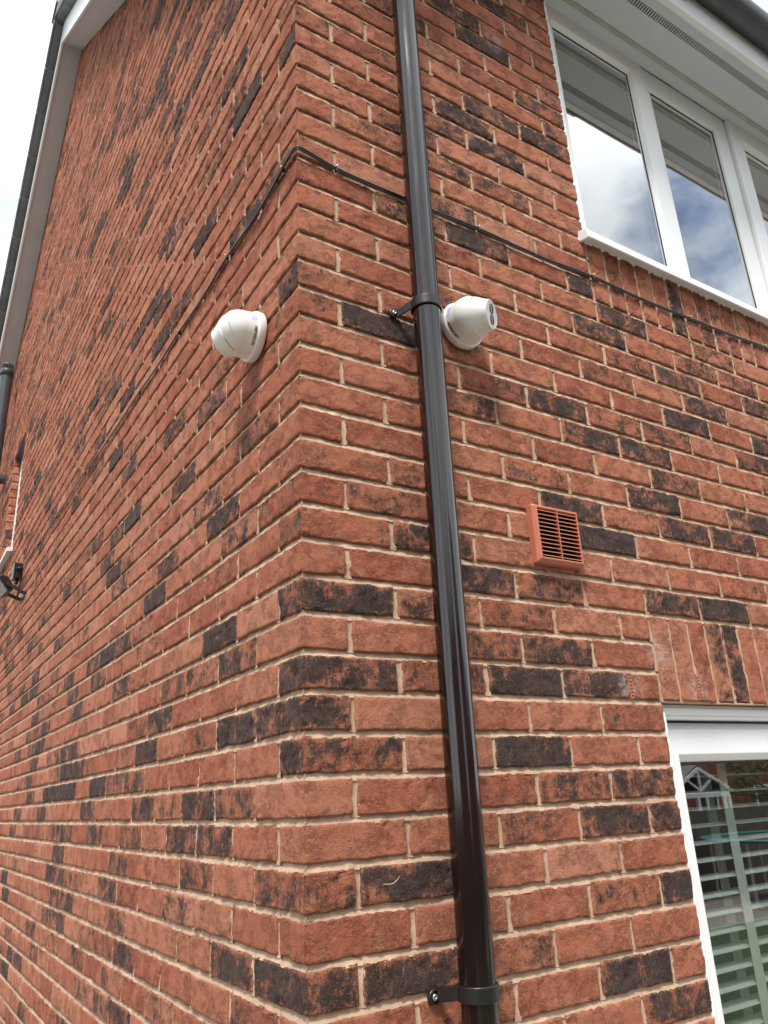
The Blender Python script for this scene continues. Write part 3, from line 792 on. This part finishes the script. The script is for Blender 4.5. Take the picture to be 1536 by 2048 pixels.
# ------------------------------------------------------------------ turret cameras
def turret(label, base, axis_, face, phi_text, phi_label, lens_up, rim_dir):
    th = thing('security_camera', label, 'camera', (base[0], base[1], base[2] + Z0), 'white turret security cameras on the brick corner')
    base = Vector(base); A = Vector(axis_).normalized(); U = Vector((0, 0, 1)); V = A.cross(U)
    def P(r, h, ph): return base + A*h + (U*math.cos(ph) + V*math.sin(ph))*r
    b = MB(); b.lathe([(.0001, .003), (.060, .003), (.0625, .006), (.0630, .020), (.0620, .0225), (.0590, .0235), (.0585, .0245)], base, A, 72, up=U)
    child(b, 'base', M_CAMW, th)
    hc, RB = .051, .0558
    def rad(h):
        if h < hc - .004: return .0585 - (.0585 - .0560)*(h-.0245)/(hc-.004-.0245)
        return math.sqrt(max(1e-6, RB*RB - (h-hc)**2))
    # shell: cut by a tilted rim so that the ball shows on the face side
    rd = Vector(rim_dir); ph0 = math.atan2(rd.dot(V), rd.dot(U))
    seg, rows = 96, 18; vs = []; 
    for i in range(rows+1):
        for k in range(seg):
            ph = 2*math.pi*k/seg; hr = .068 - .026*math.cos(ph - ph0)
            h = .0240 + (hr - .0240)*i/rows; vs.append(P(rad(h), h, ph))
    for k in range(seg):
        ph = 2*math.pi*k/seg; hr = .068 - .026*math.cos(ph-ph0); vs.append(P(rad(hr)-.0016, hr-.0008, ph))
    fs = [(i*seg+k, (i+1)*seg+k, (i+1)*seg+(k+1) % seg, i*seg+(k+1) % seg) for i in range(rows+1) for k in range(seg)]
    fs = [tuple(reversed(f)) for f in fs]
    b = MB(); b.add(vs, fs, 0, True); shell = child(b, 'shell', M_CAMW, th)
    cen = base + A*hc; Fd = Vector(face).normalized()
    prof = [(.0001, -.054)]
    for k in range(1, 15):
        t = math.pi*k/22; prof.append((.0543*math.sin(t), -.0543*math.cos(t)))
    prof += [(.0518, .0168), (.0490, .0245), (.0455, .0320), (.0422, .0395), (.0396, .0465), (.0380, .0525), (.0368, .0558), (.0350, .0566), (.0342, .0550)]
    b = MB(); b.lathe(prof, cen, Fd, 64, up=Vector(lens_up)); ball = child(b, 'eyeball', M_CAMW, th)
    up = Vector(lens_up); up = (up - Fd*up.dot(Fd)).normalized(); sd_ = Fd.cross(up)
    b = MB(); b.lathe([(.0001, .0557), (.0343, .0557)], cen, Fd, 48, smooth=False); f_ = child(b, 'face_plate', M_CAML, th); f_.parent = ball
    for s in (-1, 1):
        c = cen + up*(.0135*s)
        b = MB(); b.lathe([(.0001, .0577), (.0095, .0577), (.0118, .0566), (.0124, .0555)], c, Fd, 32); b.lathe([(.0120, .0558), (.0128, .0566), (.0134, .0558)], c, Fd, 32)
        l = child(b, 'lens', M_LENS, th); l.parent = ball
    # lettering wrapped on the shell, letter tops towards the wall
    cu = bpy.data.curves.new('t', 'FONT'); cu.body = 'HIKVISION'; cu.size = .0095; cu.align_x = 'CENTER'; cu.offset = .00018; cu.shear = .12; cu.resolution_u = 3; cu.extrude = .00025
    cu.space_character = 1.02
    to = bpy.data.objects.new('t', cu); C.objects.link(to); bpy.context.view_layer.update()
    me = bpy.data.meshes.new_from_object(to.evaluated_get(bpy.context.evaluated_depsgraph_get())); bpy.data.objects.remove(to)
    bmx = bmesh.new(); bmx.from_mesh(me); bmesh.ops.subdivide_edges(bmx, edges=[e for e in bmx.edges if e.calc_length() > .003], cuts=2); bmx.to_mesh(me); bmx.free()
    for v_ in me.vertices:
        h = .0330 - v_.co.y; ph = phi_text - v_.co.x/.057
        v_.co = P(rad(h) + .0002 + v_.co.z, h, ph) - base
    me.materials.append(M_INK); me.update(); lt = link('lettering', me, th)
    def patch(h0, h1, p0, p1, mat, name, off):
        vs = []; n = 10
        for i in range(n+1):
            for j in range(n+1):
                h = h0 + (h1-h0)*i/n; vs.append(P(rad(h)+off, h, p0 + (p1-p0)*j/n))
        b.add(vs, [(i*(n+1)+j, (i+1)*(n+1)+j, (i+1)*(n+1)+j+1, i*(n+1)+j+1) for i in range(n) for j in range(n)], mat, True)
    b = MB(); hw = .27
    patch(.0265, .0415, phi_label-hw, phi_label+hw, 0, 's', .0003)
    for q in range(3): patch(.029+q*.004, .030+q*.004, phi_label-hw*.8, phi_label+hw*(.1+.15*q), 1, 's', .0005)
    child(b, 'paper_label', [M_LABEL, M_LABELINK], th)
    b = MB(); hd = cen + (Fd*.018 - Vector((0,0,1))*.0) + up*0
    q = (U - Fd*U.dot(Fd)).normalized(); dirn = (q*math.cos(.15) + Fd*.28).normalized()
    b.lathe([(.0001, .0546), (.0028, .0542)], cen, dirn, 14, smooth=False); sc_ = child(b, 'screw_recess', M_INK, th); sc_.parent = ball
    return th
turret('white turret camera with twin lens face beside the black downpipe', (.456, 0, 1.0), (0, -1, 0), (.47, -.87, -.14),
       2.25, 1.30, (-.25, -.1, .95), (1, 0, .1))
turret('white turret camera on the left gable wall seen from behind its lens', (0, .221, .960), (-1, 0, 0), (-.50, .82, -.26),
       -2.1, -1.15, (.3, .3, .95), (0, 1, -.3))

# ------------------------------------------------------------------ vent grille
vg = thing('vent_grille', 'square terracotta plastic louvred vent grille on the brick wall', 'vent', (.693, 0, Z0+.467))
x0, x1, z0, z1 = .6175, .7705, .392, .541
b = MB()
o = [(x0, z0), (x1, z0), (x1, z1), (x0, z1)]; f_ = [(x0+.006, z0+.008), (x1-.006, z0+.008), (x1-.006, z1-.006), (x0+.006, z1-.006)]
i_ = [(x0+.012, z0+.013), (x1-.010, z0+.013), (x1-.010, z1-.011), (x0+.012, z1-.011)]
rings = [[(x, .002, z) for x, z in o], [(x, -.0165, z) for x, z in o], [(x, -.026, z) for x, z in f_], [(x, -.026, z) for x, z in i_], [(x, -.004, z) for x, z in i_]]
vs = [p for r_ in rings for p in r_]; fs = [(r*4+k, r*4+(k+1) % 4, (r+1)*4+(k+1) % 4, (r+1)*4+k) for r in range(4) for k in range(4)]
b.add(vs, fs); b.add(rings[4], [(0, 1, 2, 3)], 1)
child(b, 'frame', [M_TERRA, M_DARK], vg, bevel=.0022)
b = MB(); n = 12
for k in range(n):
    z = z0 + .0165 + k*(z1-z0-.030)/(n-.6)
    b.prism([(x0+.012, -.0255, z), (x0+.012, -.0255, z+.0022), (x0+.012, -.010, z+.0085), (x0+.012, -.010, z+.0070)], (x1-x0-.022, 0, 0))
b.box(((x0+x1)/2-.001, -.0262, z0+.013), ((x0+x1)/2+.001, -.012, z1-.011))
child(b, 'louvre', M_TERRA, vg)

# ------------------------------------------------------------------ cable with clips
cb = thing('black_cable', 'thin black cable clipped round the brick corner along both walls', 'cable', (0, 0, Z0+1.36))
def smooth_path(P, n=12):
    P = [Vector(p) for p in P]; out_ = []
    for i in range(len(P)-1):
        a, b_, c, d = P[max(i-1, 0)], P[i], P[i+1], P[min(i+2, len(P)-1)]
        for k in range(n):
            t = k/n; out_.append(.5*((2*b_) + (c-a)*t + (2*a-5*b_+4*c-d)*t*t + (-a+3*b_-3*c+d)*t**3))
    return out_ + [P[-1]]
gp = [(-.052, 4.18, 1.435), (-.016, 4.10, 1.430), (-.006, 3.7, 1.432), (-.005, 3.0, 1.415), (-.0055, 2.283, 1.401), (-.005, 1.8, 1.380), (-.005, 1.346, 1.372), (-.006, 1.1, 1.357), (-.005, .875, 1.361), (-.0055, .65, 1.350), (-.005, .444, 1.360), (-.006, .25, 1.345), (-.0052, .14, 1.352),
      (-.006, .066, 1.361), (-.008, .030, 1.362), (-.008, .006, 1.366), (-.003, -.005, 1.368), (.006, -.009, 1.368), (.030, -.008, 1.366), (.107, -.006, 1.3545), (.20, -.006, 1.351), (.309, -.005, 1.353), (.402, -.006, 1.351), (.558, -.005, 1.3565), (.78, -.006, 1.349),
      (1.009, -.005, 1.359), (1.24, -.006, 1.352), (1.475, -.005, 1.358), (1.7, -.006, 1.362), (1.906, -.005, 1.372), (2.4, -.006, 1.37), (3.4, -.006, 1.37), (6.5, -.006, 1.36)]
b = MB(); b.tube(smooth_path(gp, 14), .0030, 10)
gp2 = [(x + (-.003 if y > .02 else 0), y, z - .0062) for x, y, z in gp if not (y > 3.0)]
b.tube(smooth_path(gp2, 14), .0023, 8)
child(b, 'cable_run', M_CABLE, cb)
def clip_at(p, wall):
    b = MB(); p = Vector(p); n = Vector((-1, 0, 0)) if wall == 'g' else Vector((0, -1, 0)); t = Vector((0, 1, 0)) if wall == 'g' else Vector((1, 0, 0))
    b.obox(p + n*.004, t*.0024, n*.0045, Vector((0, 0, .0062)))
    c = child(b, 'cable_clip', M_CABLE, cb, bevel=.001)
    b = MB(); q = p + Vector((0, 0, .008)); b.lathe([(.0001, .0125), (.0026, .0120), (.0030, .0105), (.0012, .010), (.0012, 0)], q, n, 10); s_ = child(b, 'nail_head', M_NAIL, cb); s_.parent = c
for x, z in ((.107, 1.3515), (.558, 1.3535), (1.009, 1.356), (1.475, 1.355), (1.906, 1.369), (2.6, 1.37)): clip_at((x, 0, z), 'f')
for y, z in ((.066, 1.358), (.444, 1.357), (.875, 1.358), (1.346, 1.369), (1.85, 1.381), (2.283, 1.398), (3.0, 1.412), (3.6, 1.430)): clip_at((0, y, z), 'g')

# ------------------------------------------------------------------ junction box, floodlight
jb = thing('junction_box', 'small black weatherproof junction box at the far end of the cable', 'box', (0, 4.22, Z0+1.42))
b = MB(); b.box((-.045, 4.18, 1.37), (-.001, 4.28, 1.475)); child(b, 'box_body', M_BLACKM, jb, bevel=.004)
b = MB(); b.box((-.056, 4.176, 1.366), (-.045, 4.284, 1.479)); child(b, 'lid', M_BLACKM, jb, bevel=.004)
b = MB(); b.lathe([(.0001, .03), (.008, .03), (.011, .022), (.011, 0)], (-.025, 4.23, 1.37), (0, 0, -1), 16); child(b, 'cable_gland', M_BLACKM, jb)
b = MB(); b.lathe([(.0001, .03), (.008, .03), (.011, .022), (.011, 0)], (-.025, 4.18, 1.43), (0, -1, 0), 16); child(b, 'cable_gland', M_BLACKM, jb)
fl = thing('floodlight', 'black metal floodlight on a U bracket low on the far end of the gable', 'lamp', (0, 4.2, Z0+1.2))
c0 = Vector((-.125, 4.02, 1.262)); fn = Vector((-.80, -.15, -.58)).normalized(); fx = Vector((0, 1, 0)); fx = (fx - fn*fx.dot(fn)).normalized(); fy = fn.cross(fx)
b = MB(); b.obox(c0, fx*.075, fy*.058, fn*.016)
for k in range(7): b.obox(c0 - fn*.024 + fx*(-.06+.02*k), fx*.003, fy*.045, fn*.012)
child(b, 'housing', M_BLACKM, fl, bevel=.004)
b = MB(); b.obox(c0 + fn*.0165, fx*.064, fy*.047, fn*.0015); child(b, 'front_glass', plain('floodlight_glass', (.45, .47, .47), .12, metal=.4, scale=40, var=.4), fl)
b = MB(); b.box((-.006, 3.92, 1.185), (-.0005, 4.12, 1.225))
for s in (-1, 1):
    p = c0 + fx*(.080*s); q = Vector((-.004, 4.02 + .085*s, 1.205)); d = (p-q)
    b.prism([(q.x, q.y, q.z-.012), (q.x, q.y, q.z+.012), (p.x, p.y, p.z+.012), (p.x, p.y, p.z-.012)], (0, .004*s, 0))
child(b, 'u_bracket', M_BLACKM, fl)
b = MB(); b.tube(smooth_path([(-.025, 4.23, 1.345), (-.03, 4.20, 1.32), (-.06, 4.10, 1.285), (-.095, 4.04, 1.27)], 8), .0045, 8); child(b, 'lead', M_CABLE, fl)

# ------------------------------------------------------------------ soil pipe at the back of the gable
SPY = 6.2
sp = thing('soil_pipe', 'wide black soil pipe with a slotted cap standing at the far gable end', 'drainpipe', (-.115, SPY, 0))
b = MB(); b.lathe([(.055, -Z0+.02), (.055, 3.98)], (-.115, SPY, 0), (0, 0, 1), 40); child(b, 'pipe', M_GUTTER, sp)
b = MB(); b.lathe([(.0565, 3.93), (.061, 3.93), (.061, 3.985), (.056, 4.0), (.054, 4.0)], (-.115, SPY, 0), (0, 0, 1), 40)
for k in range(20):
    t = 2*math.pi*k/20; b.obox((-.115+.052*math.cos(t), SPY+.052*math.sin(t), 4.02), (.004, 0, 0), (0, .004, 0), (0, 0, .025))
b.lathe([(.0001, 4.075), (.035, 4.070), (.053, 4.055), (.056, 4.042), (.050, 4.04)], (-.115, SPY, 0), (0, 0, 1), 40); child(b, 'vent_cowl', M_GUTTER, sp)
for z in (2.85, 1.0, -.8):
    b = MB(); b.lathe([(.0552, z-.02), (.060, z-.02), (.060, z+.02), (.0552, z+.02)], (-.115, SPY, 0), (0, 0, 1), 32)
    for s in (-1, 1): b.box((-.07, SPY + s*.062 - .012, z-.02), (-.0005, SPY + s*.062 + .012, z+.02))
    child(b, 'bracket', M_GUTTER, sp)

# dry grass stalk caught on a brick near the pipe
b = MB(); b.tube([(.155, -.004, -.2615), (.166, -.005, -.2625), (.1765, -.004, -.2625)], [.0003, .0005, .0005], 6); b.tube([(.1765, -.004, -.2625), (.185, -.006, -.257), (.193, -.003, -.2505)], [.0005, .0004, .0002], 6)
tag(b.build('grass_stalk', plain('dry_straw', (.75, .62, .45), .7), None), 'tiny bent dry grass stalk stuck to a dark brick left of the downpipe', 'stalk')

# ------------------------------------------------------------------ surroundings behind the photographer (seen in the glass)
M_GROUND = plain('garden_ground', (.10, .085, .06), .95, var=.25, scale=1.2)
M_PAVE = plain('buff_paving', (.24, .22, .19), .85, var=.15, scale=2.5, bump=.3)
M_LAWN = plain('lawn_grass', (.030, .055, .016), .9, var=.45, scale=22, bump=.8, detail=8)
M_FENCE = plain('weathered_fence_wood', (.14, .118, .10), .85, var=.3, scale=5, bump=.5)
M_FARBR = plain('far_red_brick', (.26, .085, .055), .9, var=.35, scale=9)
M_TEAL = plain('teal_pvc_pad', (.02, .14, .13), .5)
M_LEAF = plain('tree_leaf', (.06, .10, .03), .7, var=.4, scale=12)
M_BARK = plain('tree_bark', (.12, .09, .06), .9, var=.3, scale=20)
xs = [-400, -60, -20, -8, 0, 8, 20, 60, 400]; ys = [-400, -60, -20, -12.5, -9, -3, 0, 10, 60, 400]
b = MB(); vs = [(x, y, -Z0 + (0 if y > -9.1 else -1.1)) for y in ys for x in xs]; nx = len(xs)
b.add(vs, [(j*nx+i, j*nx+i+1, (j+1)*nx+i+1, (j+1)*nx+i) for j in range(len(ys)-1) for i in range(nx-1)])
gr = b.build('ground', M_GROUND); gr['kind'] = 'structure'
b = MB(); b.box((-3, -3.2, -Z0+.004), (12, -.02, -Z0+.03)); b.box((-3, -.02, -Z0+.004), (-.02, 12, -Z0+.03)); b.box((6, -8.6, -Z0+.004), (20, -6.4, -Z0+.03)); o = b.build('patio', M_PAVE); o['kind'] = 'structure'
b = MB(); b.box((-3, -8.6, -Z0+.006), (6, -3.2, -Z0+.04)); b.box((6, -6.4, -Z0+.006), (20, -3.2, -Z0+.04)); o = b.build('lawn', M_LAWN); o['kind'] = 'structure'
# fence
fe = thing('garden_fence', 'weathered timber board fence across the end of the garden', 'fence', (6, -8.8, 0))
b = MB(); x = -9.0
while x < 26: b.box((x, -8.8 + random.uniform(-.004, .004), -Z0), (x+.142, -8.782, -.66 + random.uniform(-.01, .01))); x += .15
b.box((-9, -8.84, -1.7), (26, -8.805, -1.62)); b.box((-9, -8.84, -.95), (26, -8.805, -.87)); child(b, 'fence_boards', M_FENCE, fe)
for k in range(14):
    b = MB(); b.box((-9+k*2.6, -8.93, -Z0), (-8.9+k*2.6, -8.84, -.60)); child(b, 'post', M_FENCE, fe)
fe2 = thing('garden_fence', 'weathered timber board fence along the left side of the garden', 'fence', (-6, 4, 0))
b = MB(); y = -8.6
while y < 14: b.box((-6, y, -Z0), (-5.982, y+.142, -.35 + random.uniform(-.01, .01))); y += .15
child(b, 'fence_boards', M_FENCE, fe2)
b = MB(); b.box((-6.04, -8.6, -.8), (-6.002, 14, -.7)); b.box((-6.04, -8.6, -1.8), (-6.002, 14, -1.7)); child(b, 'rail', M_FENCE, fe2)
# neighbouring house with a white trussed porch gable
nh = thing('neighbouring_house', 'red brick neighbouring house with a white trussed porch gable beyond the fence', 'house', (30, -24, 0))
b = MB(); b.box((14, -31, -3.2), (46, -23, 2.6)); child(b, 'wall', M_FARBR, nh)
b = MB(); b.prism([(13.6, -22.6, 2.5), (13.6, -27, 5.8), (13.6, -31.4, 2.5)], (32.8, 0, 0)); child(b, 'roof', M_TILE, nh)
def poly_y(pts, y, t): 
    q = MB(); q.prism([(x, y, z) for x, z in pts], (0, t, 0)); return q
gx0, gx1, gz0, gz1 = 26.35, 30.15, -.50, .34; gc = 28.2; py_ = -20.2
b = MB(); b.prism([(gx0-.3, py_, gz0-.05), (gc, py_, gz1+.18), (gx1+.3, py_, gz0-.05), (gx1, py_, gz0-.1), (gc, py_, gz1), (gx0, py_, gz0-.1)], (0, -2.8, 0)); child(b, 'porch_roof', M_TILE, nh)
b = MB()
def bar(x0, z0, x1, z1, w, y=py_+.02, t=.08):
    d = Vector((x1-x0, 0, z1-z0)); L_ = d.length; d.normalize(); n = Vector((-d.z, 0, d.x))
    b.obox(((x0+x1)/2, y, (z0+z1)/2), d*L_/2, Vector((0, t/2, 0)), n*w/2)
bar(gx0-.05, gz0-.02, gc, gz1+.02, .13); bar(gx1+.05, gz0-.02, gc, gz1+.02, .13, y=py_+.03)
bar(gc, gz0, gc, gz1-.05, .10, y=py_-.01); bar(gc, gz0, gc-.75, (gz0+gz1)/2+.02, .08, y=py_-.02); bar(gc, gz0, gc+.75, (gz0+gz1)/2+.02, .08, y=py_-.03)
bar(gx0+.1, gz0-.16, gx1-.1, gz0-.16, .20, y=py_-.04)
for x in (gx0+.15, gc-.2, gx1-.45, gx1-.1): bar(x, -3.2, x, gz0-.26, .14, y=py_-.05)
child(b, 'porch_frame', M_UPVC, nh)
for x0, x1, z0, z1 in ((31.4, 33.0, -1.5, -.50), (18, 20, -1.5, -.3), (36, 38.4, -1.5, -.4), (26.8, 29.8, -3.2, -.9)):
    b = MB(); y = -22.99
    b.box((x0, y, z0), (x0+.1, y+.06, z1)); b.box((x1-.1, y, z0), (x1, y+.06, z1)); b.box((x0+.1, y, z1-.1), (x1-.1, y+.06, z1)); b.box((x0+.1, y, z0), (x1-.1, y+.06, z0+.1)); b.box(((x0+x1)/2-.06, y, z0+.1), ((x0+x1)/2+.06, y+.06, z1-.1))
    wf = child(b, 'window', M_UPVC, nh)
    b = MB(); b.box((x0+.1, y+.01, z0+.1), (x1-.1, y+.02, z1-.1)); c = child(b, 'pane', M_LENS, nh); c.parent = wf
# trampoline
tr = thing('trampoline', 'round trampoline with a teal edge pad on the lawn by the fence', 'trampoline', (12.9, -7.0, 0))
b = MB(); b.lathe([(1.55, .0), (1.20, .0), (1.20, -.03), (1.55, -.03), (1.55, 0)], (12.9, -7.0, -1.06), (0, 0, 1), 48); child(b, 'edge_pad', M_TEAL, tr)
b = MB(); b.lathe([(.001, -.02), (1.2, -.02), (1.2, -.028), (.001, -.028)], (12.9, -7.0, -1.06), (0, 0, 1), 48); child(b, 'jumping_mat', M_GASK, tr)
for k in range(6):
    t = k*math.pi/3; b = MB(); b.tube([(12.9+1.4*math.cos(t), -7+1.4*math.sin(t), -1.08), (12.9+1.4*math.cos(t), -7+1.4*math.sin(t), -Z0+.04)], .025, 10); child(b, 'leg', M_SCREW, tr)
# tree
def tree(x, y, h, rad_, label, n=2600):
    gz = -1.1 if y < -9 else 0
    t = thing('garden_tree', label, 'tree', (x, y, gz)); zb = -Z0 + gz
    b = MB(); b.tube([(x, y, zb), (x+.05, y, zb+h*.35), (x-.05, y+.05, zb+h*.65), (x, y, zb+h*.9)], [.12, .09, .06, .02], 10)
    for k in range(9):
        a = k*2.4; hh = zb + h*(.4+.05*k); b.tube([(x, y, hh), (x+rad_*.4*math.cos(a), y+rad_*.4*math.sin(a), hh+.3), (x+rad_*.8*math.cos(a), y+rad_*.8*math.sin(a), hh+.55)], [.045, .03, .01], 7)
    child(b, 'trunk', M_BARK, t)
    b = MB(); cl = []
    for k in range(34):
        a = random.uniform(0, 6.28); q = random.random()**.5; cl.append(Vector((x+rad_*q*math.cos(a), y+rad_*q*math.sin(a), zb + h*(.45+.5*random.random()))))
    for k in range(n):
        p = random.choice(cl) + Vector([random.gauss(0, .22) for _ in range(3)])
        d1 = Vector([random.gauss(0, 1) for _ in range(3)]).normalized()*.055; d2 = Vector([random.gauss(0, 1) for _ in range(3)]).normalized()*.03
        b.add([p-d1, p+d2, p+d1, p-d2], [(0, 1, 2, 3)])
    child(b, 'crown', M_LEAF, t)
tree(21.5, -12.5, 4.2, 1.3, 'small leafy tree rising just beyond the end fence by the porch')
tree(-9.5, -14, 5.5, 2.0, 'larger leafy tree beyond the left end of the fence')
# two houses added out of view to block sky mirrored in the downpipe
def added_house(x0, x1, y0, y1, eave, ridge, label):
    h = thing('neighbouring_house', label, 'house', ((x0+x1)/2, (y0+y1)/2, 0), 'neighbouring houses behind the garden')
    b = MB(); b.box((x0, y0, -3.2), (x1, y1, eave)); ym = (y0+y1)/2
    b.prism([(x0, y0, eave), (x0, ym, ridge-.12), (x0, y1, eave)], (x1-x0, 0, 0)); child(b, 'wall', M_FARBR, h)
    b = MB()
    for s_ in (1, -1):
        ye = ym + s_*((y1-y0)/2 + .35); ze = eave - .15
        b.prism([(x0-.2, ym, ridge), (x0-.2, ye, ze), (x0-.2, ye, ze+.12), (x0-.2, ym, ridge+.14)], (x1-x0+.4, 0, 0))
    child(b, 'roof', M_TILE, h)
    k = x0 + 1.0
    while k < x1 - 1.8:
        for z0 in (-1.3, 1.3):
            b = MB(); y = y1 + .002; a, c = k, k + 1.2
            b.box((a, y, z0), (a+.08, y+.04, z0+1.1)); b.box((c-.08, y, z0), (c, y+.04, z0+1.1)); b.box((a+.08, y, z0), (c-.08, y+.04, z0+.08)); b.box((a+.08, y, z0+1.02), (c-.08, y+.04, z0+1.1)); b.box(((a+c)/2-.04, y, z0+.08), ((a+c)/2+.04, y+.04, z0+1.02))
            f_ = child(b, 'window', M_UPVC, h); b = MB(); b.box((a+.08, y+.002, z0+.08), (c-.08, y+.012, z0+1.02)); g_ = child(b, 'pane', M_LENS, h); g_.parent = f_
        k += 3.2
    return h
added_house(-15, -2.2, -19, -12, 3.0, 6.3, 'two storey red brick house added unseen beyond the fence on the left of the garden')
added_house(2.2, 8.6, -20, -13, 3.0, 6.3, 'narrower two storey red brick house added unseen beyond the fence straight behind the garden')
nh['group'] = 'neighbouring houses behind the garden'
